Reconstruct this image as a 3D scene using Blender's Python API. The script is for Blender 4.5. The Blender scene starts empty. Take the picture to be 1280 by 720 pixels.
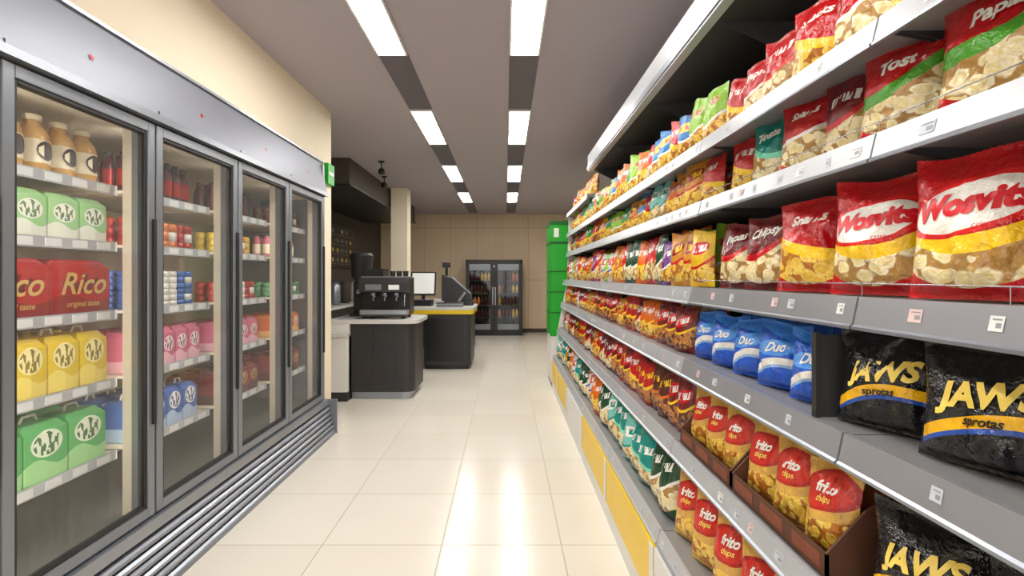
import bpy, bmesh, math, random
from mathutils import Vector, noise, Matrix
random.seed(7)
sc=bpy.context.scene
try:
    sc.view_settings.view_transform='Standard'
    sc.view_settings.look='None'
except Exception: pass

def C(r,g,b,a=1):
    f=lambda c:(c/255/12.92) if c/255<=.04045 else ((c/255+.055)/1.055)**2.4
    return (f(r),f(g),f(b),a)

class NB:
    def __init__(s,name):
        s.mat=bpy.data.materials.new(name); s.mat.use_nodes=True
        s.nt=s.mat.node_tree; s.b=s.nt.nodes['Principled BSDF']; s.out=s.nt.nodes['Material Output']
    def n(s,t): return s.nt.nodes.new(t)
    def l(s,a,b): s.nt.links.new(a,b)
    def m(s,op,*args,clamp=False):
        nd=s.n('ShaderNodeMath'); nd.operation=op; nd.use_clamp=clamp
        for i,a in enumerate(args):
            if hasattr(a,'links'): s.l(a,nd.inputs[i])
            else: nd.inputs[i].default_value=a
        return nd.outputs[0]
    def mix(s,f,a,b):
        nd=s.n('ShaderNodeMix'); nd.data_type='RGBA'
        for i,v in ((0,f),(6,a),(7,b)):
            if hasattr(v,'links'): s.l(v,nd.inputs[i])
            else: nd.inputs[i].default_value=v
        return nd.outputs[2]
    def noise(s,scale,vec=None,detail=3,rough=.5):
        nd=s.n('ShaderNodeTexNoise'); nd.inputs['Scale'].default_value=scale
        nd.inputs['Detail'].default_value=detail; nd.inputs['Roughness'].default_value=rough
        if vec is not None: s.l(vec,nd.inputs['Vector'])
        return nd.outputs[0]
    def ramp(s,f,stops):
        nd=s.n('ShaderNodeValToRGB'); e=nd.color_ramp.elements
        while len(e)<len(stops): e.new(.5)
        for i,(p,c) in enumerate(stops): e[i].position=p; e[i].color=c
        s.l(f,nd.inputs[0]); return nd.outputs[0]
    def bump(s,h,strength=.3,dist=.01):
        nd=s.n('ShaderNodeBump'); nd.inputs['Strength'].default_value=strength; nd.inputs['Distance'].default_value=dist
        s.l(h,nd.inputs['Height']); s.l(nd.outputs[0],s.b.inputs['Normal'])
    def obj(s): return s.n('ShaderNodeTexCoord').outputs['Object']
    def uv(s):
        u=s.n('ShaderNodeTexCoord').outputs['UV']; sp=s.n('ShaderNodeSeparateXYZ'); s.l(u,sp.inputs[0])
        return u,sp.outputs[0],sp.outputs[1]

def mat(name,col,rough=.5,metal=0,emis=None,es=0,var=.06,vs=6,coat=0):
    k=NB(name); k.b.inputs['Roughness'].default_value=rough; k.b.inputs['Metallic'].default_value=metal
    if var>0:
        f=k.noise(vs,k.obj())
        d=tuple(max(0,c*(1-var*2)) for c in col[:3])+(1,)
        k.l(k.mix(f,d,col),k.b.inputs['Base Color'])
    else: k.b.inputs['Base Color'].default_value=col
    if coat: k.b.inputs['Coat Weight'].default_value=coat
    if emis: k.b.inputs['Emission Color'].default_value=emis; k.b.inputs['Emission Strength'].default_value=es
    return k.mat

def glassmat(name,tint=(1,1,1,1),refl=.05,fog=0):
    k=NB(name); tr=k.n('ShaderNodeBsdfTransparent'); tr.inputs[0].default_value=tint
    gl=k.n('ShaderNodeBsdfGlossy'); gl.inputs['Roughness'].default_value=.05
    lw=k.n('ShaderNodeLayerWeight'); lw.inputs[0].default_value=.5
    fac=k.m('ADD',refl,k.m('MULTIPLY',k.m('POWER',lw.outputs['Facing'],5.0),.5))
    mx=k.n('ShaderNodeMixShader'); k.l(fac,mx.inputs[0]); k.l(tr.outputs[0],mx.inputs[1]); k.l(gl.outputs[0],mx.inputs[2])
    o=mx.outputs[0]
    if fog:
        mp=k.n('ShaderNodeMapping'); mp.inputs['Scale'].default_value=(1,45,1.2); k.l(k.obj(),mp.inputs[0])
        f=k.m('MULTIPLY',k.noise(1.5,mp.outputs[0]),fog)
        df=k.n('ShaderNodeBsdfDiffuse'); df.inputs[0].default_value=(.9,.9,.88,1)
        m2=k.n('ShaderNodeMixShader'); k.l(f,m2.inputs[0]); k.l(o,m2.inputs[1]); k.l(df.outputs[0],m2.inputs[2]); o=m2.outputs[0]
    k.l(o,k.out.inputs[0]); return k.mat

class MB:
    def __init__(s): s.v=[];s.f=[];s.mi=[];s.mats=[];s.sm=[];s.uv=None
    def mid(s,m):
        if m not in s.mats: s.mats.append(m)
        return s.mats.index(m)
    def add(s,vs,fs,m,smooth=False):
        o=len(s.v); s.v+= [tuple(v) for v in vs]; i=s.mid(m)
        for f in fs: s.f.append([o+a for a in f]); s.mi.append(i); s.sm.append(smooth)
    def box(s,x0,x1,y0,y1,z0,z1,m):
        s.add([(x0,y0,z0),(x1,y0,z0),(x1,y1,z0),(x0,y1,z0),(x0,y0,z1),(x1,y0,z1),(x1,y1,z1),(x0,y1,z1)],
              [(0,3,2,1),(4,5,6,7),(0,1,5,4),(1,2,6,5),(2,3,7,6),(3,0,4,7)],m)
    def prism(s,poly,y0,y1,m,axis='y'):
        n=len(poly)
        if axis=='y': A=[(a,y0,b) for a,b in poly];B=[(a,y1,b) for a,b in poly]
        elif axis=='x': A=[(y0,a,b) for a,b in poly];B=[(y1,a,b) for a,b in poly]
        else: A=[(a,b,y0) for a,b in poly];B=[(a,b,y1) for a,b in poly]
        s.add(A+B,[tuple(range(n)),tuple(range(2*n-1,n-1,-1))]+[(i,(i+1)%n,n+(i+1)%n,n+i) for i in range(n)],m)
    def lathe(s,cx,cy,prof,m,n=16,z=0):
        vs=[];fs=[]
        for r,h in prof:
            for i in range(n):
                a=2*math.pi*i/n; vs.append((cx+r*math.cos(a),cy+r*math.sin(a),z+h))
        for j in range(len(prof)-1):
            for i in range(n):
                fs.append((j*n+i,j*n+(i+1)%n,(j+1)*n+(i+1)%n,(j+1)*n+i))
        fs.append(tuple(range(n))[::-1]); fs.append(tuple((len(prof)-1)*n+i for i in range(n)))
        s.add(vs,fs,m,True)
    def cylp(s,p0,p1,r,m,n=12):
        p0=Vector(p0);p1=Vector(p1);d=(p1-p0).normalized()
        a=d.orthogonal().normalized();b=d.cross(a);vs=[]
        for p in(p0,p1):
            for i in range(n):
                t=2*math.pi*i/n; vs.append(p+r*(a*math.cos(t)+b*math.sin(t)))
        s.add(vs,[(i,(i+1)%n,n+(i+1)%n,n+i) for i in range(n)],m,True)
        s.add(vs,[tuple(range(n))[::-1],tuple(range(n,2*n))],m)
    def mesh(s,name):
        me=bpy.data.meshes.new(name); me.from_pydata(s.v,[],s.f)
        for m in s.mats: me.materials.append(m)
        me.polygons.foreach_set('material_index',s.mi); me.polygons.foreach_set('use_smooth',s.sm)
        bm=bmesh.new(); bm.from_mesh(me); bmesh.ops.recalc_face_normals(bm,faces=bm.faces); bm.to_mesh(me); bm.free()
        me.update(); return me
    def obj(s,name,bevel=0,parent=None,loc=(0,0,0),rot=0):
        o=bpy.data.objects.new(name,s.mesh(name)); sc.collection.objects.link(o); o.location=loc; o.rotation_euler[2]=rot
        if parent: o.parent=parent
        if bevel:
            b=o.modifiers.new('bev','BEVEL'); b.width=bevel; b.segments=2; b.limit_method='ANGLE'; b.angle_limit=math.radians(40)
        return o
def empty(name,loc=(0,0,0)):
    e=bpy.data.objects.new(name,None); sc.collection.objects.link(e); e.location=loc; e.empty_display_size=.1; return e

_tc={}
def textmesh(s,size,shear=0,bold=0):
    key=(s,size,shear,bold)
    if key in _tc: return _tc[key]
    cu=bpy.data.curves.new('t','FONT'); cu.body=s; cu.size=size; cu.shear=shear; cu.offset=bold; cu.align_x='CENTER'; cu.align_y='CENTER'; cu.resolution_u=3
    ob=bpy.data.objects.new('t',cu); sc.collection.objects.link(ob)
    dg=bpy.context.evaluated_depsgraph_get(); me=bpy.data.meshes.new_from_object(ob.evaluated_get(dg))
    bm=bmesh.new(); bm.from_mesh(me); bmesh.ops.triangulate(bm,faces=bm.faces)
    for _ in range(2):
        le=[e for e in bm.edges if e.calc_length()>size*.12]
        if le: bmesh.ops.subdivide_edges(bm,edges=le,cuts=1); bmesh.ops.triangulate(bm,faces=bm.faces)
    bm.verts.index_update()
    r=([tuple(v.co) for v in bm.verts],[tuple(v.index for v in f.verts) for f in bm.faces]); bm.free()
    bpy.data.objects.remove(ob); bpy.data.curves.remove(cu); bpy.data.meshes.remove(me); _tc[key]=r; return r

# ---------------------------------------------------------------- materials
def floor_mat():
    k=NB('floor_tile'); o=k.obj(); sp=k.n('ShaderNodeSeparateXYZ'); k.l(o,sp.inputs[0])
    def line(c,off):
        f=k.m('FRACT',k.m('DIVIDE',k.m('ADD',c,off),.6)); d=k.m('MINIMUM',f,k.m('SUBTRACT',1,f))
        return k.m('LESS_THAN',d,.0055)
    g=k.m('MAXIMUM',line(sp.outputs[0],.32+6),line(sp.outputs[1],.43+6-.6*.0))
    tid=k.n('ShaderNodeTexWhiteNoise'); tid.noise_dimensions='2D'
    cm=k.n('ShaderNodeCombineXYZ'); k.l(k.m('FLOOR',k.m('DIVIDE',k.m('ADD',sp.outputs[0],6.32),.6)),cm.inputs[0]); k.l(k.m('FLOOR',k.m('DIVIDE',k.m('ADD',sp.outputs[1],6.43),.6)),cm.inputs[1])
    k.l(cm.outputs[0],tid.inputs[0])
    base=k.mix(tid.outputs[0],C(232,226,214),C(239,234,223))
    base=k.mix(k.m('MULTIPLY',k.noise(3,o,6),.35),base,C(222,214,202))
    k.l(k.mix(g,base,C(186,176,162)),k.b.inputs['Base Color'])
    k.l(k.m('ADD',.2,k.m('MULTIPLY',g,.4)),k.b.inputs['Roughness'])
    k.bump(k.m('SUBTRACT',1,g),.25,.002); return k.mat
M_floor=floor_mat()
M_ceil=mat('ceiling_paint',C(176,168,173),.8,var=.02)
M_ceild=mat('ceiling_channel',C(108,102,107),.7)
M_cream=mat('cream_wall',C(244,232,208),.7,var=.02)
M_white=mat('white_paint',C(236,234,230),.5,var=.02)
M_dark=mat('charcoal',C(46,44,46),.45)
M_dark2=mat('dark_wall_paint',C(78,69,64),.7)
M_black=mat('black_plastic',C(22,22,24),.35)
M_steel=mat('brushed_steel',C(170,176,187),.34,.75,var=.08,vs=3)
M_steel2=mat('frame_aluminium',C(138,143,151),.35,.5)
M_hdr=mat('header_panel',C(146,150,161),.42,.4,var=.08,vs=1.5)
M_gask=mat('rubber_gasket',C(32,33,35),.5)
M_cool=mat('cooler_liner',C(228,216,194),.5,var=.03)
M_coolfloor=mat('cooler_grey',C(96,94,90),.5)
M_led=mat('led_tube',(1,1,1,1),.5,emis=(1,.94,.84,1),es=18,var=0)
M_leddim=mat('led_tube_dim',(1,1,1,1),.5,emis=(1,.94,.86,1),es=9,var=0)
M_ledlow=mat('led_tube_low',(1,1,1,1),.5,emis=(1,.94,.86,1),es=4.5,var=0)
M_panel=mat('light_panel',(1,1,1,1),.5,emis=(1,.96,.90,1),es=31,var=0)
M_glass=glassmat('door_glass',(.94,.95,.95,1),fog=.11)
M_glass2=glassmat('window_glass')
M_rail=mat('price_rail',C(196,199,205),.33,.3,var=.06)
M_railg=mat('price_rail_grey',C(178,180,187),.28,.5,var=.06)
M_deck=mat('shelf_deck',C(150,150,152),.45,.3)
M_back=mat('shelf_back',C(62,60,62),.6,.2)
M_tag=mat('price_tag',C(228,229,230),.5,var=0)
M_tagb=mat('price_tag_grey',C(198,206,216),.5,var=0)
M_tagr=mat('price_tag_blush',C(226,200,196),.5,var=0)
M_ink=mat('tag_ink',C(150,150,158),.6,var=0)
M_yel=mat('yellow_panel',C(246,206,30),.4,var=.02)
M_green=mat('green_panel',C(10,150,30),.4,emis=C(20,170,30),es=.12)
M_green2=mat('green_panel_dark',C(8,95,25),.4)
M_chrome=mat('chrome_wire',C(170,170,176),.25,.9,var=0)
M_card=mat('cardboard',C(96,58,36),.7,var=.15,vs=20)
M_cardin=mat('cardboard_print',C(140,70,40),.6,var=.2,vs=40)
M_red=mat('logo_red',C(205,14,30),.4,var=0)
M_wtxt=mat('logo_white',C(250,248,240),.4,var=0)
M_ytxt=mat('logo_yellow',C(252,220,105),.4,var=0)
M_gold=mat('logo_gold',C(225,190,110),.35,.3,var=0)
M_ctop=mat('countertop',C(214,213,210),.3,var=.04)
M_screen=mat('screen_white',C(200,200,198),.3,emis=C(225,225,225),es=.35,var=0)

def wood_mat():
    k=NB('tan_panelling'); o=k.obj(); sp=k.n('ShaderNodeSeparateXYZ'); k.l(o,sp.inputs[0])
    mp=k.n('ShaderNodeMapping'); mp.inputs['Scale'].default_value=(9,1,.5); k.l(o,mp.inputs[0])
    c=k.mix(k.noise(2,mp.outputs[0],5),C(216,190,158),C(230,208,178))
    f=k.m('FRACT',k.m('DIVIDE',k.m('ADD',sp.outputs[0],10),.62)); h=k.m('FRACT',k.m('DIVIDE',k.m('ADD',sp.outputs[2],10),1.25))
    g=k.m('MAXIMUM',k.m('LESS_THAN',f,.012),k.m('LESS_THAN',h,.006))
    k.l(k.mix(g,c,C(160,136,114)),k.b.inputs['Base Color']); k.b.inputs['Roughness'].default_value=.5; return k.mat
M_wood=wood_mat()

def bagmat(name,base,food=None,split=.42,slope=.15,curve=.4,stripe=None,sw=.05,label=None,ring=None,lab=(.5,.64,.4,.14),ptext=None,top=None,rough=.22,fscale=4.6,ribbon=None,seal=None):
    k=NB(name); uv,u,v=k.uv()
    rnd=k.n('ShaderNodeObjectInfo').outputs['Random']
    col=base
    du=k.m('SUBTRACT',u,.5)
    dv=k.m('ADD',k.m('ADD',split,k.m('MULTIPLY',du,slope)),k.m('MULTIPLY',k.m('MULTIPLY',du,du),curve))
    nb=k.noise(5,uv,4); col=k.mix(nb,tuple(c*.75 for c in base[:3])+(1,),base)
    if top: col=k.mix(k.m('GREATER_THAN',v,k.m('ADD',.8,k.m('MULTIPLY',du,-.2))),col,top)
    if stripe: col=k.mix(k.m('LESS_THAN',v,k.m('ADD',dv,sw)),col,stripe)
    if food:
        cx=k.n('ShaderNodeCombineXYZ'); k.l(k.m('MULTIPLY',rnd,9.0),cx.inputs[0])
        mp=k.n('ShaderNodeMapping'); k.l(uv,mp.inputs[0]); k.l(cx.outputs[0],mp.inputs[1]); mp.inputs['Rotation'].default_value=(0,0,.5); mp.inputs['Scale'].default_value=(1,1.5,1)
        wn=k.n('ShaderNodeTexNoise'); wn.inputs['Scale'].default_value=5; k.l(mp.outputs[0],wn.inputs['Vector'])
        va=k.n('ShaderNodeVectorMath'); va.operation='MULTIPLY_ADD'; k.l(wn.outputs['Color'],va.inputs[0]); va.inputs[1].default_value=(.16,.16,0); k.l(mp.outputs[0],va.inputs[2])
        fc=None
        for li,(sc_,off) in enumerate(((fscale*1.3,0),(fscale,.37))):
            vo=k.n('ShaderNodeTexVoronoi'); vo.inputs['Scale'].default_value=sc_
            m2=k.n('ShaderNodeMapping'); m2.inputs[1].default_value=(off,off*2,0); k.l(va.outputs[0],m2.inputs[0]); k.l(m2.outputs[0],vo.inputs['Vector'])
            sep=k.n('ShaderNodeSeparateColor'); k.l(vo.outputs['Color'],sep.inputs[0])
            chip=k.ramp(vo.outputs['Distance'],[(0,food[0]),(.28,food[1]),(.46,food[0]),(.56,food[2])])
            chip=k.mix(k.m('MULTIPLY',sep.outputs[0],.45),chip,food[1])
            if fc is None: fc=k.mix(k.m('GREATER_THAN',vo.outputs['Distance'],.58),chip,food[2])
            else: fc=k.mix(k.m('MULTIPLY',k.m('LESS_THAN',vo.outputs['Distance'],.5),k.m('GREATER_THAN',sep.outputs[1],.3)),fc,chip)
        col=k.mix(k.m('LESS_THAN',v,dv),col,fc)
        col=k.mix(k.m('LESS_THAN',v,k.m('ADD',.07,k.m('MULTIPLY',k.m('MULTIPLY',du,du),.5))),col,base)
    if label:
        cx_,cy_,a,b=lab
        vt=k.m('SUBTRACT',k.m('SUBTRACT',v,cy_),k.m('MULTIPLY',du,.12))
        e=k.m('ADD',k.m('POWER',k.m('DIVIDE',k.m('ABSOLUTE',k.m('SUBTRACT',u,cx_)),a),2.2),k.m('POWER',k.m('DIVIDE',k.m('ABSOLUTE',vt),b),2.2))
        if ring: col=k.mix(k.m('LESS_THAN',e,1.45),col,ring)
        col=k.mix(k.m('LESS_THAN',e,1.0),col,label)
    if ribbon:
        rv=k.m('SUBTRACT',v,k.m('SUBTRACT',k.m('ADD',.40,k.m('MULTIPLY',du,.22)),k.m('MULTIPLY',k.m('MULTIPLY',du,du),.5)))
        ar=k.m('ABSOLUTE',rv); inb=k.m('LESS_THAN',k.m('ABSOLUTE',du),.46)
        col=k.mix(k.m('MULTIPLY',inb,k.m('LESS_THAN',ar,.07)),col,ribbon[0])
        col=k.mix(k.m('MULTIPLY',inb,k.m('LESS_THAN',k.m('ABSOLUTE',k.m('ADD',rv,.055)),.022)),col,ribbon[1])
    if ptext:
        cy_=lab[1]
        vt=k.m('SUBTRACT',k.m('SUBTRACT',v,cy_),k.m('MULTIPLY',du,.12))
        mp=k.n('ShaderNodeMapping'); mp.inputs['Scale'].default_value=(13,4.5,1); k.l(uv,mp.inputs[0])
        t=k.m('GREATER_THAN',k.noise(1.2,mp.outputs[0],1),.49)
        t=k.m('MULTIPLY',t,k.m('LESS_THAN',k.m('ABSOLUTE',vt),.065)); t=k.m('MULTIPLY',t,k.m('LESS_THAN',k.m('ABSOLUTE',du),.31))
        col=k.mix(t,col,ptext)
    sv=k.m('GREATER_THAN',v,.945); wv=k.m('GREATER_THAN',k.m('SINE',k.m('MULTIPLY',v,700)),0)
    k.l(col,k.b.inputs['Base Color']); k.b.inputs['Roughness'].default_value=rough
    k.b.inputs['Specular IOR Level'].default_value=.7
    hb=k.m('ADD',k.noise(4.5,uv,4,.6),k.m('MULTIPLY',k.m('MULTIPLY',sv,wv),.3)); k.bump(hb,.8,.018)
    return k.mat

cream=(C(255,246,215),C(240,218,150),C(178,134,70)); potato=(C(255,228,120),C(242,190,60),C(186,112,34)); brownf=(C(225,160,80),C(180,100,45),C(90,44,20))
R=C(205,10,20); DR=C(120,6,18); G=C(80,165,40); W=C(248,246,240); Y=C(252,205,30); O=C(238,110,12); T=C(10,150,140); B=C(20,70,190); BK=C(20,19,22)
BM={}
BM['bigred']=bagmat('bag_big_red',R,cream,.29,.0,.5,Y,.12,W,C(225,30,30),(.5,.61,.46,.165))
BM['redgreen']=bagmat('bag_red_green',R,cream,.42,.3,.5,G,.15,ptext=None)
BM['redcream']=bagmat('bag_red_cream',R,cream,.42,.2,.3,C(235,60,40),.05,ptext=W,lab=(.5,.74,.3,.1))
BM['redplain']=bagmat('bag_red_front',R,cream,.42,.2,.3,W,.05)
BM['dkplain']=bagmat('bag_dark_red_front',DR,cream,.42,.3,.6,R,.09)
BM['redyplain']=bagmat('bag_red_yellow_front',R,potato,.36,-.2,.3,Y,.12)
BM['tealplain']=bagmat('bag_teal_front',T,cream,.4,-.2,.4,C(120,220,190),.09)
BM['redyellow']=bagmat('bag_red_yellow',R,potato,.34,-.2,.3,Y,.1,ptext=W,lab=(.5,.72,.3,.1))
BM['dkred']=bagmat('bag_dark_red',DR,cream,.40,.3,.6,R,.08,ptext=W,lab=(.5,.74,.3,.1))
BM['teal']=bagmat('bag_teal',T,cream,.38,-.2,.4,C(120,220,190),.07,ptext=W,lab=(.5,.7,.3,.1))
BM['green']=bagmat('bag_green',C(25,150,45),potato,.32,.2,.4,Y,.07,ptext=W,lab=(.5,.7,.3,.1))
BM['lime']=bagmat('bag_lime',C(150,205,30),potato,.3,.2,.4,W,.05,ptext=R,lab=(.5,.7,.3,.1))
BM['yellow']=bagmat('bag_yellow',Y,potato,.32,.2,.4,R,.05,label=R,lab=(.5,.68,.36,.12),ptext=W)
BM['orange']=bagmat('bag_orange',O,potato,.36,.1,.4,Y,.06,ptext=W,lab=(.5,.72,.3,.1))
BM['white']=bagmat('bag_white',C(235,232,225),cream,.36,.2,.4,B,.05,label=R,lab=(.5,.7,.36,.11),ptext=W)
BM['aqua']=bagmat('bag_aqua',C(130,215,205),cream,.32,.2,.3,T,.05,label=W,lab=(.5,.68,.36,.12),ptext=T)
BM['blue']=bagmat('bag_blue',C(20,98,230),None,.3,.2,.3,ribbon=(W,C(150,190,235)),top=C(60,140,245),label=C(80,160,250),lab=(.5,.62,.4,.12))
BM['black']=bagmat('bag_black',BK,None,ribbon=(C(250,190,20),C(40,80,170)),rough=.2)
BM['brown']=bagmat('bag_brown',C(95,36,14),brownf,.4,.1,.3,O,.05,ptext=Y,lab=(.5,.7,.3,.1))
BM['redtan']=bagmat('bag_red_tan',C(232,180,84),potato,.36,.1,.3,None,0,label=C(212,40,24),ring=C(180,24,20),lab=(.5,.69,.45,.19),ptext=None)
BM['maroon']=bagmat('bag_maroon',C(125,12,12),brownf,.4,.1,.4,Y,.05,label=R,lab=(.5,.7,.38,.13),ptext=W)
BM['redsmall']=bagmat('bag_red_small',C(195,22,12),brownf,.36,.1,.4,Y,.07,ptext=Y,lab=(.5,.7,.3,.1))
BM['purple']=bagmat('bag_purple',C(110,40,135),potato,.35,.2,.4,W,.05,ptext=W,lab=(.5,.7,.3,.1))
BM['dkgreen']=bagmat('bag_dark_green',C(18,75,42),cream,.36,.2,.4,W,.05,ptext=W,lab=(.5,.7,.3,.1))
BM['gold']=bagmat('bag_gold',C(225,150,30),potato,.4,.1,.4,R,.05,label=C(150,20,15),lab=(.5,.7,.36,.12),ptext=Y)
BM['sky']=bagmat('bag_sky_blue',C(30,130,215),potato,.36,.1,.4,W,.05,label=Y,lab=(.5,.7,.36,.12),ptext=R)

def bdepth(u,v,w,h,t,seed):
    s=2*u-1; vv=min(1,max(0,(v-.05)/.9))
    g=max(0,math.sin(math.pi*vv))**(.35 if vv<.5 else .75)*(1.1-.3*v)
    e=max(0,1-abs(s)**2.3)**.75
    n=noise.noise(Vector((s*1.8,v*2.6*h/w,seed)))*.25
    r=noise.noise(Vector((s*7+seed,v*1.7,seed*2)))*.36*abs(2*v-1)**1.2
    r2=noise.noise(Vector((s*3-v*6,v*3,seed*3)))*.11
    r3=(.4-abs(noise.noise(Vector((s*2.2+v*2.5,v*3.2-s,seed*1.7+5)))))*.22
    return t/2*max(0,g)*e*(1+n+r+r2+r3)+.0012
_bm={}
def bagmesh(kind,w,h,t,seed,hi=False,texts=()):
    key=(kind,round(w,3),round(h,3),round(t,3),seed,hi,texts)
    if key in _bm: return _bm[key]
    nx,ny=(40,48) if hi else (11,14)
    vs=[];fs=[];uvs=[]
    for side in(-1,1):
        for j in range(ny+1):
            v=j/ny
            for i in range(nx+1):
                u=i/nx; d=bdepth(u,v,w,h,t,seed+(0 if side<0 else 3.3))
                y=-(u-.5)*w*(1-.07*math.sin(math.pi*v)+.02*noise.noise(Vector((v*4,seed,u))))
                zz=v*h+.006*(v)*math.sin(u*5+seed)
                if j==ny and hi: zz+=.0022*(i%2)
                x=side*d+.006*math.sin(u*9+seed*2)*(v**4)
                vs.append((x,y,zz)); uvs.append((u,v))
    N=(nx+1)*(ny+1)
    for sd in(0,1):
        for j in range(ny):
            for i in range(nx):
                a=sd*N+j*(nx+1)+i; q=(a,a+1,a+nx+2,a+nx+1)
                fs.append(q if sd==0 else q[::-1])
    me=bpy.data.meshes.new('bag'); me.from_pydata(vs,[],fs)
    uvl=me.uv_layers.new(name='UVMap')
    for lp in me.loops: uvl.data[lp.index].uv=uvs[lp.vertex_index]
    me.polygons.foreach_set('use_smooth',[True]*len(me.polygons))
    me.materials.append(BM[kind])
    if texts:
        bm=bmesh.new(); bm.from_mesh(me); mi=1
        for (s,size,cu_,cv_,m,rot,bold) in texts:
            me.materials.append(m); tv,tf=textmesh(s,size*h,.25,bold*h)
            bv=[]
            for (x,y,_) in tv:
                xr=x*math.cos(rot)-y*math.sin(rot); yr=x*math.sin(rot)+y*math.cos(rot)
                u=cu_+xr/w; v=cv_+yr/h; uu=min(.99,max(.01,u)); vq=min(.99,max(.01,v))
                bv.append(bm.verts.new((-bdepth(uu,vq,w,h,t,seed)-.0018+.006*math.sin(uu*9+seed*2)*(vq**4),-(u-.5)*w*(1-.07*math.sin(math.pi*vq)),v*h)))
            for f in tf:
                try:
                    ff=bm.faces.new([bv[a] for a in f]); ff.material_index=mi; ff.smooth=True
                except Exception: pass
            mi+=1
        bm.to_mesh(me); bm.free()
    _bm[key]=me; return me
def bag(kind,x,y,z,w,h,t,rot=0,lean=.08,hi=False,texts=(),parent=None,name='chip_bag',seed=None,scale=None):
    me=bagmesh(kind,w,h,t,seed if seed is not None else random.randint(1,4 if not hi else 6),hi,texts)
    o=bpy.data.objects.new(name,me); sc.collection.objects.link(o)
    o.location=(x,y,z); o.rotation_euler=(0,lean,rot)
    if scale: o.scale=scale
    if parent: o.parent=parent
    return o

# ---------------------------------------------------------------- room
CH=2.83
def room():
    b=MB(); b.box(-3.2,2.4,-2.6,12.4,-.1,0,M_floor); b.obj('floor')
    b=MB(); b.box(-3.2,2.4,-2.6,12.4,CH,CH+.1,M_ceil); 
    for xc in(-.75,.125):
        b.box(xc-.1,xc+.1,-2.3,11.9,CH-.006,CH-.001,M_ceild)
    b.obj('ceiling')
    b=MB(); b.box(-3.2,2.4,12.3,12.4,0,CH,M_wood); b.obj('wall_far')
    b=MB(); b.box(-2.98,2.28,12.27,12.3,0,.09,M_dark2); b.obj('baseboard_far')
    b=MB(); b.box(2.3,2.4,-2.6,12.3,0,CH,M_cream); b.obj('wall_right')
    b=MB(); b.box(-3.2,-3.0,4.65,12.3,0,CH,M_dark2); b.obj('wall_alcove')
    b=MB(); b.box(-2.5,-2.4,-2.6,4.45,0,CH,M_cream); b.box(-2.4,-1.585,-2.6,4.45,2.34,CH,M_cream); b.box(-3.2,-1.585,4.45,4.65,0,CH,M_cream)
    b.obj('wall_left')
    b=MB(); b.box(-2.5,2.4,-2.6,-2.5,0,.3,M_dark)
    b.box(-2.5,2.4,-2.6,-2.5,2.6,CH,M_dark)
    for x in(-2.45,-1.2,0,1.2,2.28): b.box(x-.05,x+.05,-2.6,-2.5,.3,2.6,M_dark)
    b.add([(-2.4,-2.55,.3),(2.3,-2.55,.3),(2.3,-2.55,2.6),(-2.4,-2.55,2.6)],[(0,1,2,3)],M_glass2); b.obj('fill_window_1')  # unseen storefront opening, added behind the camera to let in frontal fill light
    b=MB(); b.box(-2.995,-1.95,6.4,11.0,2.5,CH-.001,M_dark2); b.box(-2.995,-1.93,6.38,11.02,2.48,2.5,M_black); b.obj('trim_1')
    b=MB(); b.box(-1.93,-1.65,8.6,8.9,0,CH,M_cream); b.box(-1.94,-1.64,8.59,8.91,0,.1,M_steel2); b.obj('pillar',.006)
    for xc in(-.75,.125):
        for s in(0.0,2.26,4.55,6.8,9.0):
            b=MB(); b.box(xc-.088,xc+.088,s,s+1.12,CH-.016,CH-.007,M_panel)
            b.box(xc-.1,xc-.088,s-.012,s+1.132,CH-.022,CH-.006,M_white); b.box(xc+.088,xc+.1,s-.012,s+1.132,CH-.022,CH-.006,M_white)
            b.box(xc-.088,xc+.088,s-.012,s,CH-.022,CH-.006,M_white); b.box(xc-.088,xc+.088,s+1.12,s+1.132,CH-.022,CH-.006,M_white)
            b.obj('ceiling_light_panel')
room()

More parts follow.
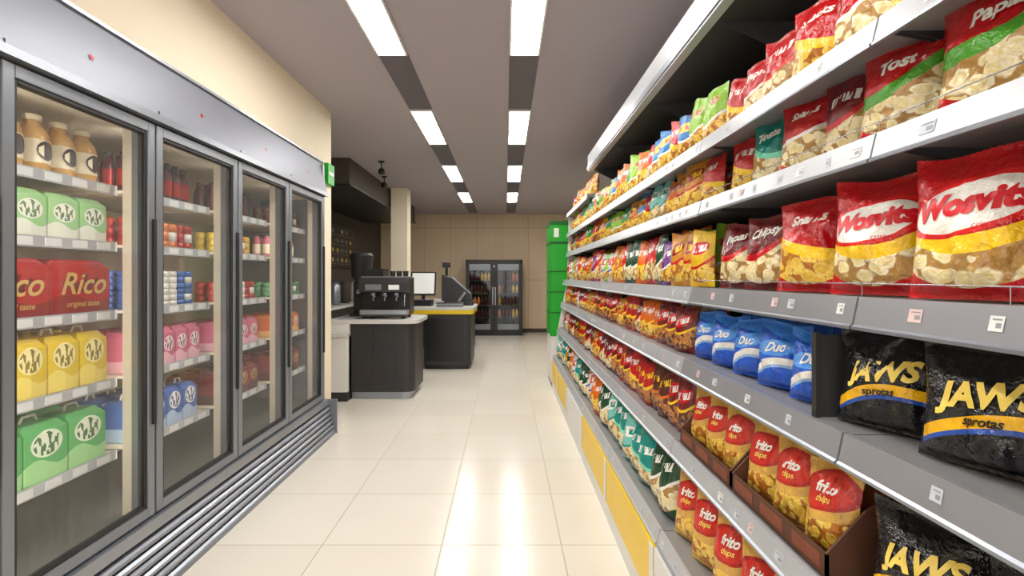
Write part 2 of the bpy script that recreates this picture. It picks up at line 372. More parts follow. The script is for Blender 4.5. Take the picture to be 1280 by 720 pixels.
# ---------------------------------------------------------------- refrigerators
FX=-1.55; DW=.70; YS=[.87,1.57,2.27,2.97,3.67]; YE=4.37
SZ=[1.735,1.49,1.195,.90,.585]
def cooler():
    e=empty('glass_door_refrigerator')
    b=MB()
    b.box(-2.38,-2.32,YS[0],YE,.02,2.3,M_cool)
    b.box(-2.32,FX-.06,YS[0],YE,2.0,2.06,M_cool); b.box(-2.32,FX-.06,YS[0],YE,.22,.3,M_coolfloor)
    b.box(-2.38,FX-.01,YS[0]-.04,YS[0],.02,2.3,M_steel2); b.box(-2.38,FX-.01,YE,YE+.04,.02,2.3,M_steel2)
    for y in YS+[YE]:
        b.box(FX-.09,FX-.045,y-.025,y+.025,.3,2.0,M_steel2)
        b.box(FX-.13,FX-.09,y-.025,y-.012,.3,2.0,M_cool)
    for i,y in enumerate(YS):
        m=M_led if i<=1 else (M_leddim if i==2 else M_ledlow)
        b.box(FX-.115,FX-.093,y-.010,y+.014,.35,1.97,m)
    b.obj('cabinet',parent=e)
    b=MB()
    b.prism([(FX+.015,2.06),(FX-.035,2.33),(-2.32,2.33),(-2.32,2.06)],YS[0]-.04,YE+.04,M_hdr)
    b.prism([(FX+.028,2.03),(FX+.024,2.062),(FX-.04,2.062),(FX-.04,2.03)],YS[0]-.04,YE+.04,M_steel2)
    b.prism([(FX-.02,2.325),(FX-.02,2.338),(FX-.1,2.338),(FX-.1,2.325)],YS[0]-.04,YE+.04,M_steel)
    for y in YS:
        yc=y+.35; x=FX+.015-.05*(2.17-2.06)/.27
        s=[(math.cos(math.pi/2+i*math.pi/5)*(.016 if i%2==0 else .007),math.sin(math.pi/2+i*math.pi/5)*(.016 if i%2==0 else .007)) for i in range(10)]
        b.add([(x+.003-b_*.18,yc+a_,2.17+b_) for a_,b_ in s],[tuple(range(10))],M_red)
        b.box(FX-.02,FX+.0155-.0,y-.0015,y+.0015,2.065,2.08,M_dark)
    b.obj('header',parent=e)
    b=MB()
    b.box(-2.3,FX-.005,YS[0]-.03,YE+.03,.03,.22,M_dark)
    b.box(-2.3,FX-.03,YS[0]-.03,YE+.03,0,.03,M_black)
    b.prism([(FX+.02,.29),(FX+.03,.245),(FX-.05,.245),(FX-.05,.29)],YS[0]-.04,YE+.04,M_steel)
    for j in range(6):
        z=.225-j*.037; x=FX+.03+j*.009
        b.prism([(x,z),(x+.012,z-.008),(x+.012,z-.022),(x-.03,z-.01),(x-.03,z)],YS[0]-.04,YE+.04,M_steel if j%2 else M_hdr)
    b.box(FX-.04,FX+.09,YS[0]-.04,YE+.04,.0,.018,M_steel2)
    b.box(FX-.04,FX+.1,YE+.03,YE+.045,.0,.29,M_steel2)
    b.obj('base_grille',parent=e)
    for y in YS:
        b=MB(); a0,a1=y+.006,y+DW-.006; z0,z1=.30,2.02; f=.042
        for (p,q,r,s) in((a0,a0+f,z0,z1),(a1-f,a1,z0,z1),(a0+f,a1-f,z0,z0+f),(a0+f,a1-f,z1-f,z1)):
            b.box(FX-.04,FX,p,q,r,s,M_steel2)
        g=.014
        for (p,q,r,s) in((a0+f,a0+f+g,z0+f,z1-f),(a1-f-g,a1-f,z0+f,z1-f),(a0+f+g,a1-f-g,z0+f,z0+f+g),(a0+f+g,a1-f-g,z1-f-g,z1-f)):
            b.box(FX-.038,FX-.006,p,q,r,s,M_gask)
        b.box(FX-.003,FX+.014,a1-.02,a1-.006,.7,1.6,M_gask)
        b.obj('door',.003,parent=e)
        b=MB(); p,q,r,s=a0+f+g,a1-f-g,z0+f+g,z1-f-g; b.add([(FX-.02,p,r),(FX-.02,q,r),(FX-.02,q,s),(FX-.02,p,s)],[(0,1,2,3)],M_glass); b.obj('door_glass',parent=e)
    b=MB()
    for y in YS:
        for z in SZ:
            b.box(-2.3,FX-.155,y+.03,y+DW-.03,z-.012,z,M_cool)
            b.box(FX-.155,FX-.15,y+.03,y+DW-.03,z-.034,z+.008,M_rail)
            for q in range(5):
                yy=y+.08+q*.12; b.box(FX-.15,FX-.148,yy,yy+.07,z-.028,z+.002,M_tag)
    b.obj('wire_shelves',parent=e)
cooler()

def cartonmat(name,c1,c2,c3,fs=5):
    k=NB(name); o=k.n('ShaderNodeTexCoord').outputs['Generated']; sp=k.n('ShaderNodeSeparateXYZ'); k.l(o,sp.inputs[0]); y,z=sp.outputs[1],sp.outputs[2]
    dy=k.m('SUBTRACT',y,.5)
    col=k.mix(k.m('LESS_THAN',z,k.m('ADD',.3,k.m('MULTIPLY',k.m('SINE',k.m('MULTIPLY',y,6)),.07))),c1,c2)
    e=k.m('ADD',k.m('POWER',k.m('DIVIDE',dy,.36),2),k.m('POWER',k.m('DIVIDE',k.m('SUBTRACT',z,.58),.2),2))
    col=k.mix(k.m('LESS_THAN',e,1),col,c3)
    mp=k.n('ShaderNodeMapping'); mp.inputs['Scale'].default_value=(1,9,5); k.l(o,mp.inputs[0])
    t=k.m('MULTIPLY',k.m('GREATER_THAN',k.noise(1.3,mp.outputs[0],1),.52),k.m('LESS_THAN',e,.75)); col=k.mix(t,col,tuple(c*.35 for c in c1[:3])+(1,))
    k.l(col,k.b.inputs['Base Color']); k.b.inputs['Roughness'].default_value=.35; return k.mat
CM={'yellow':cartonmat('carton_yellow',C(232,200,45),C(245,222,110),C(250,235,170)),
 'green':cartonmat('carton_green',C(85,180,95),C(165,225,150),C(235,245,220)),
 'lgreen':cartonmat('carton_light_green',C(165,215,150),C(238,242,228),C(245,245,235)),
 'red':cartonmat('carton_red',C(180,14,20),C(140,8,14),C(180,14,20)),
 'pink':cartonmat('carton_pink',C(205,105,135),C(232,180,195),C(240,222,226)),
 'blue':cartonmat('carton_blue',C(60,100,175),C(170,195,225),C(235,237,242)),
 'orange':cartonmat('carton_orange',C(205,110,60),C(230,180,120),C(245,228,200)),
 'drd':cartonmat('carton_dark_red',C(120,30,32),C(80,20,22),C(200,155,110)),
 'amber':cartonmat('carton_amber',C(205,150,70),C(240,220,180),C(250,240,215))}
def pack(cm,x,y,z,w,h,d,parent,name='drink_pack',text=None,handle=True):
    b=MB()
    vs=[];fs=[]
    prof=[(0,.93),(.04,1),(.5,1.02),(.86,1),(.93,.93),(1,.78)]
    for hz,s in prof:
        for (a,c) in((-.5,-.5),(0,-.53),(.5,-.5),(.5,.5),(0,.53),(-.5,.5)):
            vs.append((c*d*s*(1 if hz<.9 else .8),a*w*s,hz*h))
    for j in range(len(prof)-1):
        for i in range(6): fs.append((j*6+i,j*6+(i+1)%6,(j+1)*6+(i+1)%6,(j+1)*6+i))
    fs.append((5,4,3,2,1,0)); L=(len(prof)-1)*6; fs.append(tuple(L+i for i in range(6)))
    b.add(vs,fs,cm)
    if handle:
        hh=h; pts=[(-.2*w,hh),(-.13*w,hh+.022),(.13*w,hh+.022),(.2*w,hh)]
        for p,q in zip(pts,pts[1:]): b.cylp((0,p[0],p[1]),(0,q[0],q[1]),.005,M_white,8)
    if text:
        tv,tf=textmesh(text,h*.55,.35,.008*h)
        b.add([(d*.5*1.07+.002,tx,h*.55+ty) for tx,ty,_ in tv],tf,M_gold)
        tv,tf=textmesh('original taste',h*.14,.3,.001*h)
        b.add([(d*.5*1.07+.002,tx,h*.2+ty) for tx,ty,_ in tv],tf,M_gold)
    b.obj(name,.004,parent,(x,y,z))
M_amb=mat('amber_liquid',C(228,180,110),.2,var=.1); M_lab=mat('bottle_label',C(248,236,205),.5); M_cap=mat('bottle_cap',C(60,50,44),.4)
M_cr=mat('can_red',C(175,40,40),.25,.2); M_cb=mat('can_blue',C(60,100,175),.25,.2); M_co=mat('can_orange',C(215,125,70),.3,.1); M_cy=mat('can_yellow',C(225,190,75),.3,.1);M_cp=mat('can_pink',C(210,110,140),.3,.1); M_cg=mat('can_green',C(70,140,90),.3,.1); M_cw=mat('can_white',C(226,224,218),.3,.1); M_cd=mat('can_dark',C(80,30,28),.3,.2)
def bottle_row(x,y0,y1,z,m,h,parent,r=.036,rows=2,capm=None,lab=None,badge=None):
    b=MB(); n=int((y1-y0)/(2*r+.006))
    for rr in range(rows):
        for i in range(n):
            cx=x-rr*(2*r+.01); cy=y0+r+i*(2*r+.006)
            b.lathe(cx,cy,[(r*.9,0),(r,.01),(r,h*.58),(r*.85,h*.72),(r*.5,h*.84),(r*.48,h*.93)],m,14,z)
            b.lathe(cx,cy,[(r*1.015,h*.14),(r*1.02,h*.15),(r*1.02,h*.54),(r*1.015,h*.55)],lab or M_lab,14,z)
            b.lathe(cx,cy,[(r*.55,h*.90),(r*.55,h*1.0)],capm or M_cap,12,z)
            if badge and rr==0:
                c=[]; 
                for q in range(14):
                    a=2*math.pi*q/14; ya=r*.62*math.cos(a); c.append((cx+math.sqrt(max(0,(r*1.04)**2-ya*ya))+.0015,cy+ya,z+h*.36+h*.17*math.sin(a)))
                b.add(c,[tuple(range(14))],badge)
    b.obj('drink_bottles',parent=parent)
def can_row(x,y0,y1,z,m,m2,parent,r=.03,h=.11,stack=1,rows=2):
    b=MB(); n=int((y1-y0)/(2*r+.004))
    for st in range(stack):
        for rr in range(rows):
            for i in range(n):
                cx=x-rr*(2*r+.01); cy=y0+r+i*(2*r+.004); zz=z+st*h
                mm=m if (i//3)%2==0 else m2
                b.lathe(cx,cy,[(r*.8,0),(r,h*.07),(r,h*.3)],mm,14,zz)
                b.lathe(cx,cy,[(r,h*.3),(r,h*.66)],M_cw if (i%2) else mm,14,zz)
                b.lathe(cx,cy,[(r,h*.66),(r,h*.9),(r*.82,h*.995)],mm,14,zz)
    b.obj('drink_cans',parent=parent)
PX=FX-.2
def fill_cooler():
    for k,y in enumerate(YS):
        e=empty('refrigerated_drinks'); a,c=y+.05,y+DW-.05
        def packs(cm,z,w,h,txt=None,hd=True,d=.14,n=None):
            n_=n or int((c-a)/(w+.008)); 
            for i in range(n_):
                for r in range(2): pack(cm,PX-.03-r*(d+.02),a+w/2+i*(w+.008)+.01,z,w,h,d,e,text=txt if r==0 else None,handle=hd)
        if k==0 or k==1:
            bottle_row(PX,a,c,SZ[0],M_amb,.21,e,r=.052,lab=M_lab,capm=M_lab,badge=M_cap)
            packs(CM['lgreen'],SZ[1],.135,.18,hd=False)
            packs(CM['red'],SZ[2],.285,.22,'Rico',False,n=2)
            packs(CM['yellow'],SZ[3],.135,.22)
            packs(CM['green'],SZ[4],.18,.22)
        elif k==2:
            bottle_row(PX,a,c-.1,SZ[0],M_cd,.19,e,r=.032,lab=M_cr)
            can_row(PX,a,c-.05,SZ[1],M_cr,M_co,e,h=.13,stack=1)
            can_row(PX,a,c-.05,SZ[2],M_cb,M_cw,e,h=.09,stack=2)
            packs(CM['pink'],SZ[3],.1,.19,hd=False)
            packs(CM['blue'],SZ[4],.12,.19)
        elif k==3:
            bottle_row(PX,a,c-.15,SZ[0],M_cd,.17,e,r=.032,lab=M_cd)
            can_row(PX,a,c-.1,SZ[1],M_cy,M_co,e,h=.12)
            can_row(PX,a,c-.05,SZ[2],M_cr,M_cw,e,h=.12,stack=1)
            packs(CM['pink'],SZ[3],.12,.17,hd=False)
            packs(CM['drd'],SZ[4],.12,.18,hd=False)
        else:
            can_row(PX,a,c,SZ[0],M_cd,M_cr,e,h=.12)
            bottle_row(PX,a,c-.1,SZ[1],M_cp,.17,e,r=.03)
            can_row(PX,a,c,SZ[2],M_cg,M_cy,e,h=.11,stack=1)
            packs(CM['orange'],SZ[3],.12,.16,hd=False)
            packs(CM['drd'],SZ[4],.12,.18,hd=False)
fill_cooler()

# ---------------------------------------------------------------- gondola
SH=[(.58,.40),(.63,.735),(.67,1.037),(.70,1.305),(.735,1.628),(.74,1.857)]
SEC=[.1,1.01,1.91,2.81,3.71,4.61,5.51,6.15]
def gondola():
    b=MB()
    b.box(1.2,1.24,SEC[0],SEC[-1],0,2.40,M_back)
    for y in SEC:
        b.box(1.17,1.2,y-.015,y+.015,.1,2.28,M_deck)
    for i in range(len(SEC)-1):
        y0,y1=SEC[i]+.003,SEC[i+1]-.003
        for k,(x,z) in enumerate(SH+([(.74,2.09)] if i>=5 else [])):
            near=(i<2)
            dr=.052 if k not in(2,3) else .058
            b.box(x,1.2,y0,y1,z-.026,z,M_deck)
            rm=M_railg if (k in(2,3) and near) else M_rail
            b.prism([(x-.004,z+.004),(x-.016,z-dr+.006),(x-.008,z-dr+.002),(x+.006,z-.03),(x+.006,z+.004)],y0,y1,rm)
            b.prism([(x-.0155,z-dr+.008),(x-.021,z-dr+.004),(x-.021,z-dr-.002),(x-.008,z-dr)],y0,y1,M_steel if near else rm)
            yy=y0+.03
            while yy<y1-.06:
                if random.random()<.75:
                    m=random.choice([M_tag,M_tagb,M_tagb,M_tag,M_tagb,M_tagr])
                    w=random.choice([.022,.028,.034])
                    xx=lambda zz:(x-.004)-.012*((z+.004)-zz)/(dr-.002)-.0012
                    def q(y_a,y_b,za,zb,mm,o=0): b.add([(xx(za)-o,y_a,za),(xx(za)-o,y_b,za),(xx(zb)-o,y_b,zb),(xx(zb)-o,y_a,zb)],[(0,1,2,3)],mm)
                    q(yy,yy+w,z-.011,z-.033,m)
                    if i<3:
                        q(yy+.003,yy+w-.005,z-.015,z-.017,M_ink,.0006); q(yy+.003,yy+w*.5,z-.021,z-.028,M_ink,.0006)
                yy+=random.choice([.075,.1,.14,.18])
            for yb in(y0,y1-.004):
                b.prism([(x+.02,z-.026),(1.19,z-.026),(1.19,z-.1),(x+.12,z-.045)],yb,yb+.004,M_back)
        b.box(.56,.6,y0,y1,0,.11,M_white); b.box(.552,.6,y0,y1,.11,.34,M_yel if i%3!=1 else M_white)
        b.box(.549,.553,y0,y0+.05,.11,.335,M_white)
    CE=SEC[5]
    b.prism([(.74,2.29),(.74,2.43),(1.24,2.47),(1.24,2.44),(.78,2.40),(.78,2.29)],SEC[0],CE,M_rail)
    b.box(.78,1.2,SEC[0],CE,2.30,2.33,M_back)
    b.box(.733,.742,SEC[0],CE,2.3,2.33,M_steel)
    for y in SEC[:6]: b.prism([(.8,2.3),(1.2,2.3),(1.2,2.1)],y-.002,y+.002,M_back)
    b.prism([(.57,0),(1.24,0),(1.24,2.3),(.9,2.3),(.76,2.1),(.74,1.3),(.57,.4)],SEC[-1],SEC[-1]+.02,M_white)
    b.box(.69,1.15,1.135,1.141,1.037,1.22,M_back); b.box(.685,.695,1.13,1.146,1.037,1.225,M_dark)
    for (x,z,a,c) in((.70,1.305,.12,1.9),(.735,1.628,.12,1.9)):
        b.cylp((x+.01,a,z+.03),(x+.01,c,z+.03),.0013,M_chrome,8)
        yy=a
        while yy<=c: b.cylp((x+.01,yy,z),(x+.01,yy,z+.03),.001,M_chrome,6); yy+=.3
    b.obj('store_shelving')
gondola()

T_big=(('Wosvits',.2,.5,.615,M_red,.12,.012),('crispy',.055,.66,.47,M_red,.1,.0))
T_blk=(('JAWS',.27,.5,.6,M_ytxt,.12,.012),('sprotas',.10,.5,.405,M_black,.1,.003))
T_rt=(('frito',.16,.5,.73,M_wtxt,.1,.006),('chips',.10,.5,.61,M_ytxt,.1,.002))
T_w=(('Snacks',.15,.5,.78,M_wtxt,.14,.006),)
T_w2=(('Chipsy',.17,.5,.76,M_wtxt,.2,.006),)
T_w3=(('Tosta',.19,.5,.76,M_wtxt,.15,.008),)
T_w4=(('Papas',.18,.5,.76,M_wtxt,.2,.006),)
T_b=(('Duo',.2,.5,.62,M_wtxt,.1,.006),)
def nearrow(k,items,x=.80,name='chip_bag'):
    z=SH[k][1]
    for it in items:
        kind,y,w,h,t,rot=it[:6]; texts=it[6] if len(it)>6 else ()
        bag(kind,x,y,z+.004,w,h,t,math.radians(rot),.10,True,texts,name=name)
nearrow(3,[('bigred',.42,.19,.25,.09,12,T_big),('bigred',.645,.19,.255,.09,16,T_big),('bigred',.868,.2,.258,.1,22,T_big),('bigred',1.10,.195,.253,.1,24,T_big),('redyplain',1.335,.19,.24,.09,26,T_w),('dkplain',1.55,.18,.225,.085,22,T_w2),('dkplain',1.75,.175,.22,.085,18,T_w4)],x=.795)
nearrow(3,[('redcream',y,.17,.23,.07,15) for y in(.5,.75,1.0,1.25,1.5,1.7)],x=.96)
nearrow(4,[('redgreen',.63,.19,.2,.085,15,T_w2),('redgreen',.85,.195,.21,.09,20,T_w4),('redgreen',1.06,.185,.205,.085,22,T_w3),('dkred',1.235,.13,.195,.06,20),('redplain',1.40,.175,.205,.08,22,T_w),('tealplain',1.595,.145,.2,.075,20,T_w3),('redyellow',1.76,.135,.185,.06,20)],x=.825)
nearrow(4,[('redcream',y,.15,.19,.06,15) for y in(.5,.72,.95,1.2,1.45,1.7)],x=.97)
nearrow(5,[('redcream',.8,.18,.22,.08,15),('yellow',1.0,.16,.22,.075,20),('redplain',1.18,.165,.235,.08,20,T_w3),('redyplain',1.36,.165,.225,.08,22,T_w),('redcream',1.54,.15,.22,.07,20),('redplain',1.69,.125,.2,.06,20,T_w4),('redyellow',1.83,.12,.2,.06,18)],x=.83)
nearrow(5,[('redcream',y,.15,.22,.06,15) for y in(.7,.95,1.2,1.45,1.7)],x=.97)
nearrow(2,[('black',.38,.2,.198,.1,12,T_blk),('black',.59,.205,.198,.1,20,T_blk),('black',.80,.21,.198,.10,24,T_blk),('black',1.02,.205,.193,.10,26,T_blk)],x=.765)
nearrow(2,[('black',y,.18,.195,.07,15) for y in(.5,.7,.9,1.06)],x=.92)
nearrow(2,[('blue',1.235,.165,.172,.09,24,T_b),('blue',1.405,.165,.18,.09,22,T_b),('blue',1.575,.16,.175,.085,20,T_b),('blue',1.745,.16,.175,.085,18,T_b),('blue',1.91,.155,.175,.085,18,T_b)],x=.76)
nearrow(2,[('blue',y,.16,.195,.07,15,T_b) for y in(1.3,1.48,1.66,1.82)],x=.885)
nearrow(1,[('black',.44,.2,.2,.1,12,T_blk),('black',.66,.2,.2,.1,20,T_blk),('black',.885,.2,.19,.1,24,T_blk)],x=.735)
nearrow(1,[('black',y,.17,.2,.07,10) for y in(.4,.62,.85)],x=.9)
def tray(y0,y1,x0,x1,z,hf,hb):
    b=MB(); t=.006
    b.box(x0,x1,y0,y1,z,z+t,M_card); b.box(x0,x0+t,y0,y1,z+t,z+hf,M_card); b.box(x1-t,x1,y0,y1,z+t,z+hb,M_cardin)
    for y in(y0,y1-t): b.prism([(x0,z+t),(x1,z+t),(x1,z+hb),(x0+.08,z+hb*.8),(x0,z+hf)],y,y+t,M_card)
    n=3; s=(y1-y0)/n
    for i in range(n): b.box(x0-.001,x0,y0+s*i+.02,y0+s*(i+1)-.02,z+.012,z+hf-.008,M_cardin)
    return b.obj('cardboard_display_tray')
for (a,c) in((1.03,1.46),(1.47,1.89)):
    tray(a,c,.645,.78,.739,.05,.17); tray(a,c,.80,.95,.739,.1,.215)
    n=3; s=(c-a-.02)/n
    for i in range(n):
        bag('redtan',.70,a+.01+s*(i+.5),.748,.134,.195,.065,math.radians(14),.12,True,T_rt)
        bag('brown',.87,a+.01+s*(i+.5),.748,.12,.21,.05,math.radians(8),.1)
for y in(1.15,1.32,1.49,1.66,1.83): bag('redtan',.66,y,.404,.16,.235,.075,math.radians(22),.10,True,T_rt)
for y in(1.2,1.37,1.54,1.71): bag('redtan',.80,y,.404,.15,.26,.06,math.radians(12),.1,True,T_rt)
for y in(.3,.5,.7,.9): bag('redtan',.67,y,.404,.16,.22,.07,math.radians(12),.12)

def farrow(k,y0,y1,kinds,w,h,t,run=4,x=None,rows=2,z=None):
    e=empty('snack_bag_row'); z=z or SH[k][1]; xs=(x or SH[k][0]+.065)
    for r in range(rows):
        y=y0; kd=None; left=0; last=None; gw=w; gh=h
        while y<y1-w*.9:
            if left==0:
                kd=random.choice([q for q in kinds if q!=last]); last=kd; left=random.randint(1,run)
                gw=random.uniform(.82,1.12); gh=random.uniform(.84,1.06)
            left-=1
            hh=gh*random.uniform(.97,1.02)*(1.0 if r==0 else 1.06)
            bag(kd,xs+r*(t+.06)+random.uniform(-.006,.008),y+w*gw/2,z+.003,w,h,t,math.radians(random.uniform(4,28)),.08+random.uniform(-.05,.06),parent=e,name='bag',scale=(1,gw,hh))
            y+=w*gw*.985
ye=SEC[-1]-.02
farrow(5,1.93,ye,['lime','teal','orange','yellow','green','redyellow','redcream','sky','gold','lime','green'],.145,.23,.07,2,.80)
farrow(4,1.93,ye,['redsmall','teal','green','lime','aqua','orange','yellow','gold','green','sky','redyellow'],.145,.196,.07,2,.80)
farrow(3,1.93,ye,['redcream','orange','dkgreen','yellow','redyellow','gold','lime','white','gold','redcream','purple'],.125,.24,.065,2,.76)
farrow(2,2.02,ye,['maroon','redsmall','brown','redsmall','orange','gold','redyellow','dkred','white'],.12,.192,.06,3,.735)
farrow(1,1.93,ye,['maroon','redsmall','brown','gold','maroon','redsmall','redyellow','white','dkred'],.12,.225,.06,3,.695)
farrow(0,1.96,ye,['white','aqua','teal','white','dkgreen','brown','aqua','orange','dkgreen','teal'],.155,.265,.085,2,.645)
farrow(5,4.64,ye,['orange','sky','redyellow','gold','yellow'],.15,.2,.07,1,.82,1,2.093)

def greencab():
    b=MB(); y0,y1=6.2,6.8
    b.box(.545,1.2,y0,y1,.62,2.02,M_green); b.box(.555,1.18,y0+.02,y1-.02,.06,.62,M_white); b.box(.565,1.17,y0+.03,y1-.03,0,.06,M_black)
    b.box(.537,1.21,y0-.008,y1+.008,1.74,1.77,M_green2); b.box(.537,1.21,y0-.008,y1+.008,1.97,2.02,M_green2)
    for z in(.9,1.15,1.4): b.box(.536,1.0,y0-.006,y1-.06,z,z+.015,M_green2)
    b.box(.585,.645,y0-.008,y0,1.82,1.93,M_white)
    b.obj('green_display_cabinet',.004)
greencab()

# ---------------------------------------------------------------- counters and equipment
def rounded(x0,x1,y0,y1,r,corners,seg=8):
    pts=[]
    for (cx,cy,a0,on) in((x1-r,y0+r,-90,'br' in corners),(x1-r,y1-r,0,'tr' in corners),(x0+r,y1-r,90,'tl' in corners),(x0+r,y0+r,180,'bl' in corners)):
        if on:
            for i in range(seg+1):
                a=math.radians(a0+90*i/seg); pts.append((cx+r*math.cos(a),cy+r*math.sin(a)))
        else:
            a=math.radians(a0+45); pts.append((cx+r*(1 if math.cos(a)>0 else -1),cy+r*(1 if math.sin(a)>0 else -1)))
    return pts
def counters():
    b=MB(); y0,y1=5.6,6.3
    b.prism(rounded(-1.69,-1.0,y0,y1,.1,('br','tr')),.08,.83,M_dark,'z')
    b.prism(rounded(-1.69,-1.04,y0+.03,y1-.03,.08,('br','tr')),0,.08,M_steel,'z')
    b.prism(rounded(-1.95,-.95,y0-.05,y1+.05,.13,('br','tr')),.83,.872,M_ctop,'z')
    for x in(-1.45,-1.22): b.box(x,x+.004,y0-.002,y0,.1,.82,M_black)
    b.box(-2.45,-1.70,5.5,6.0,.1,.70,M_white); b.box(-2.47,-1.69,5.46,5.54,.70,.74,M_ctop); b.box(-2.45,-1.70,5.5,5.7,0,.1,M_dark)
    b.box(-2.45,-1.70,5.56,6.3,.1,.83,M_white)
    b.obj('service_counter',.004)
    b=MB(); y0,y1=7.4,8.3
    b.prism(rounded(-1.2,-.5,y0,y1,.08,('br','tr','bl')),.06,.8,M_dark,'z')
    b.prism(rounded(-1.17,-.54,y0+.03,y1-.03,.06,('br','tr')),0,.06,M_black,'z')
    b.prism(rounded(-1.45,-.46,y0-.04,y1+.04,.1,('br','tr','bl')),.80,.86,M_yel,'z')
    b.prism(rounded(-1.46,-.45,y0-.05,y1+.05,.1,('br','tr','bl')),.86,.90,M_ctop,'z')
    b.box(-1.15,-.6,y0-.004,y0,.12,.74,M_black)
    b.obj('checkout_counter',.004)
    b=MB(); b.box(-1.6,-1.0,9.4,10.2,0,.85,M_dark); b.box(-1.64,-.96,9.36,10.24,.85,.9,M_ctop); b.box(-1.1,-.6,9.6,10.1,0,.7,M_dark); b.box(-1.12,-.58,9.58,10.12,.7,.73,M_ctop); b.obj('checkout_counter',.004)
counters()
def coffee_machine(x,y,z):
    b=MB()
    b.box(x-.26,x+.26,y-.2,y+.22,z+.03,z+.05,M_dark)
    for dx in(-.22,.22):
        for dy in(-.16,.18): b.lathe(x+dx,y+dy,[(.02,0),(.022,.03)],M_black,10,z)
    b.box(x-.26,x+.26,y-.2,y-.02,z+.05,z+.10,M_steel)
    for i in range(9): b.box(x-.23+i*.053,x-.215+i*.053,y-.19,y-.03,z+.10,z+.103,M_black)
    b.box(x-.27,x+.27,y-.02,y+.22,z+.05,z+.42,M_black)
    b.prism([(y-.2,z+.30),(y-.2,z+.40),(y-.16,z+.46),(y+.22,z+.46),(y+.22,z+.42),(y-.02,z+.42),(y-.02,z+.28)],x-.27,x+.27,M_dark,'x')
    b.box(x-.2,x-.02,y-.204,y-.2,z+.32,z+.385,M_steel2)
    b.box(x+.06,x+.18,y-.206,y-.2,z+.325,z+.38,M_screen)
    for dx in(-.13,.0,.13):
        b.lathe(x+dx,y-.12,[(.03,0),(.032,.05)],M_steel,12,z+.24); b.cylp((x+dx,y-.13,z+.255),(x+dx,y-.25,z+.24),.012,M_black)
        b.cylp((x+dx,y-.12,z+.24),(x+dx,y-.12,z+.2),.008,M_steel)
    b.cylp((x+.23,y-.12,z+.34),(x+.23,y-.17,z+.14),.007,M_chrome)
    b.box(x-.26,x+.26,y-.14,y+.2,z+.46,z+.475,M_steel2)
    b.box(x-.24,x-.02,y-.1,y+.16,z+.475,z+.56,M_black)
    for i in range(3): b.lathe(x+.06+i*.075,y+.02,[(.028,0),(.034,.06)],M_dark,12,z+.475)
    return b.obj('espresso_machine',.006)
coffee_machine(-1.36,5.88,.872)
def grinder(x,y,z,s=1):
    b=MB(); b.box(x-.09*s,x+.09*s,y-.11*s,y+.11*s,z,z+.03,M_black)
    b.box(x-.075*s,x+.075*s,y-.02*s,y+.1*s,z+.03,z+.36*s,M_black)
    b.lathe(x,y+.02,[(.06*s,0),(.1*s,.05*s),(.12*s,.26*s),(.125*s,.27*s),(.1*s,.3*s)],M_dark,18,z+.36*s)
    b.cylp((x,y-.02*s,z+.27*s),(x,y-.11*s,z+.25*s),.02*s,M_steel); b.cylp((x,y-.09*s,z+.25*s),(x,y-.09*s,z+.19*s),.015*s,M_black)
    return b.obj('coffee_grinder',.004)
grinder(-1.75,6.2,.872,1.15)
def register(x,y,z):
    b=MB(); b.box(x-.14,x+.14,y-.12,y+.14,z,z+.09,M_black); b.cylp((x,y+.02,z+.09),(x,y+.04,z+.25),.025,M_dark)
    b.prism([(y-.03,z+.17),(y+.0,z+.155),(y+.1,z+.5),(y+.07,z+.515)],x-.19,x+.19,M_black,'x')
    b.add([(x-.17,y-.025-.004,z+.185),(x+.17,y-.025-.004,z+.185),(x+.17,y+.064-.004,z+.495),(x-.17,y+.064-.004,z+.495)],[(0,1,2,3)],M_screen)
    for i in range(3): b.box(x-.12+i*.08,x-.06+i*.08,y-.1,y-.06,z+.09,z+.095,M_steel)
    return b.obj('cash_register',.003)
register(-1.25,7.75,.9)
def scanner(x,y,z):
    b=MB(); b.box(x-.2,x+.24,y-.2,y+.2,z,z+.07,M_black)
    b.prism([(x-.24,z+.07),(x+.22,z+.07),(x+.2,z+.17),(x-.08,z+.42),(x-.24,z+.47)],y-.15,y+.15,M_dark)
    b.prism([(x+.2,z+.18),(x-.08,z+.435),(x-.1,z+.42),(x+.19,z+.165)],y-.13,y+.13,M_steel2)
    b.cylp((x-.18,y,z+.45),(x-.18,y,z+.6),.02,M_black); b.box(x-.24,x-.12,y-.05,y+.05,z+.58,z+.66,M_black)
    b.cylp((x+.02,y-.18,z+.07),(x+.12,y-.2,z+.2),.025,M_steel)
    return b.obj('self_checkout_scanner',.004)
scanner(-.74,7.98,.9)
b=MB()
for i in range(5): b.box(-1.0-.001*i,-.62,7.42,7.6,.9+i*.012,.909+i*.012+.003,M_steel if i%2 else M_dark)
b.obj('stacked_trays')

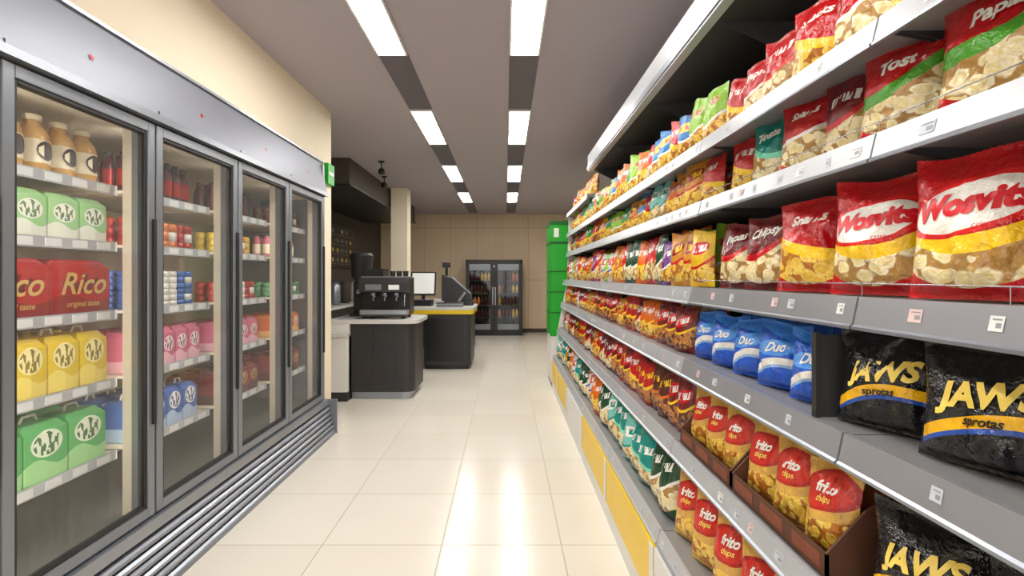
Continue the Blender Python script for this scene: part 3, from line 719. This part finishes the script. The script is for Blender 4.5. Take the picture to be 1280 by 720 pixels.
def farfridge():
    b=MB(); x0,x1=-.9,.38; y0,y1=11.55,12.2
    b.box(x0,x1,y1-.05,y1,.0,1.72,M_black); b.box(x0,x0+.04,y0+.03,y1,.06,1.72,M_dark); b.box(x1-.04,x1,y0+.03,y1,.06,1.72,M_dark)
    b.box(x0,x1,y0+.03,y1,1.6,1.72,M_dark); b.box(x0,x1,y0+.05,y1,0,.14,M_black); b.box(x0+.04,x1-.04,y1-.08,y1-.05,.14,1.6,M_dark)
    mid=(x0+x1)/2
    for a,c in((x0,mid-.004),(mid+.004,x1)):
        for (p,q,r,s) in((a,a+.08,.14,1.62),(c-.08,c,.14,1.62),(a+.08,c-.08,.14,.26),(a+.08,c-.08,1.48,1.62)): b.box(p,q,y0,y0+.03,r,s,M_steel2 if q-p>.1 else M_dark)
        b.add([(a+.08,y0+.01,.26),(c-.08,y0+.01,.26),(c-.08,y0+.01,1.48),(a+.08,y0+.01,1.48)],[(0,1,2,3)],M_glass2)
    for a in(mid-.035,mid+.02): b.box(a,a+.015,y0-.03,y0-.01,.7,1.1,M_chrome)
    for z in(.4,.68,.96,1.24):
        b.box(x0+.05,x1-.05,y0+.15,y1-.08,z-.015,z,M_dark)
        for i in range(14):
            b.lathe(x0+.12+i*.08,y0+.22,[(.03,0),(.032,.12),(.014,.17),(.014,.19)],[M_cd,M_co,M_cd,M_cy,M_cd][(i//3+int(z*10))%5],10,z)
    b.box(x0+.06,x1-.06,y0+.08,y0+.1,1.56,1.585,M_ledlow)
    b.obj('double_door_refrigerator')
farfridge()
def board():
    b=MB(); b.box(-2.99,-2.96,8.4,10.0,1.5,2.25,M_black)
    for r in range(4):
        for c in range(6):
            y=8.48+c*.25; z=1.56+r*.17
            b.box(-2.96,-2.956,y,y+.18,z,z+.008,M_steel2)
            b.box(-2.96,-2.956,y,y+.07,z+.04,z+.11,random.choice([M_steel2,M_dark2,M_cd,M_steel2,M_cy]))
            b.box(-2.96,-2.956,y+.1,y+.18,z+.07,z+.08,M_steel2)
    b.obj('menu_board')
    b=MB(); b.box(-2.99,-2.5,7.2,11.0,0,.86,M_dark); b.box(-2.99,-2.46,7.18,11.02,.86,.9,M_ctop); b.obj('back_counter',.004)
    b=MB()
    for i,y in enumerate((7.6,8.1,8.6,9.2,9.7)):
        b.lathe(-2.7,y,[(.07,0),(.09,.05),(.09,.3),(.05,.36)],[M_dark,M_steel,M_dark2,M_cw,M_dark][i],14,.9)
    b.obj('drink_canisters')
board()
for (x,y) in((-1.6,6.6),(-1.8,7.6)):
    b=MB(); b.lathe(x,y,[(.04,-.02),(.04,0)],M_black,14,CH); b.cylp((x,y,CH-.02),(x,y,CH-.10),.008,M_black); b.lathe(x,y,[(.02,-.17),(.045,-.16),(.04,-.11),(.02,-.09)],M_black,14,CH); b.obj('ceiling_spotlight')
b=MB(); b.box(-1.584,-1.548,4.47,4.63,2.16,2.34,M_green); b.box(-1.55,-1.546,4.49,4.61,2.24,2.27,M_white); b.obj('exit_sign',.002)

# ---------------------------------------------------------------- world / camera
w=bpy.data.worlds.new('World'); sc.world=w; w.use_nodes=True
w.node_tree.nodes['Background'].inputs[0].default_value=(1,.98,.94,1); w.node_tree.nodes['Background'].inputs[1].default_value=2.8
cd=bpy.data.cameras.new('camera'); cam=bpy.data.objects.new('camera',cd); sc.collection.objects.link(cam)
cam.location=(0,0,1.35); cam.rotation_euler=(math.radians(90),0,0)
cd.sensor_width=36; cd.lens=18; cd.shift_x=.00625; cd.shift_y=-.0117; cd.clip_start=.02
sc.camera=cam
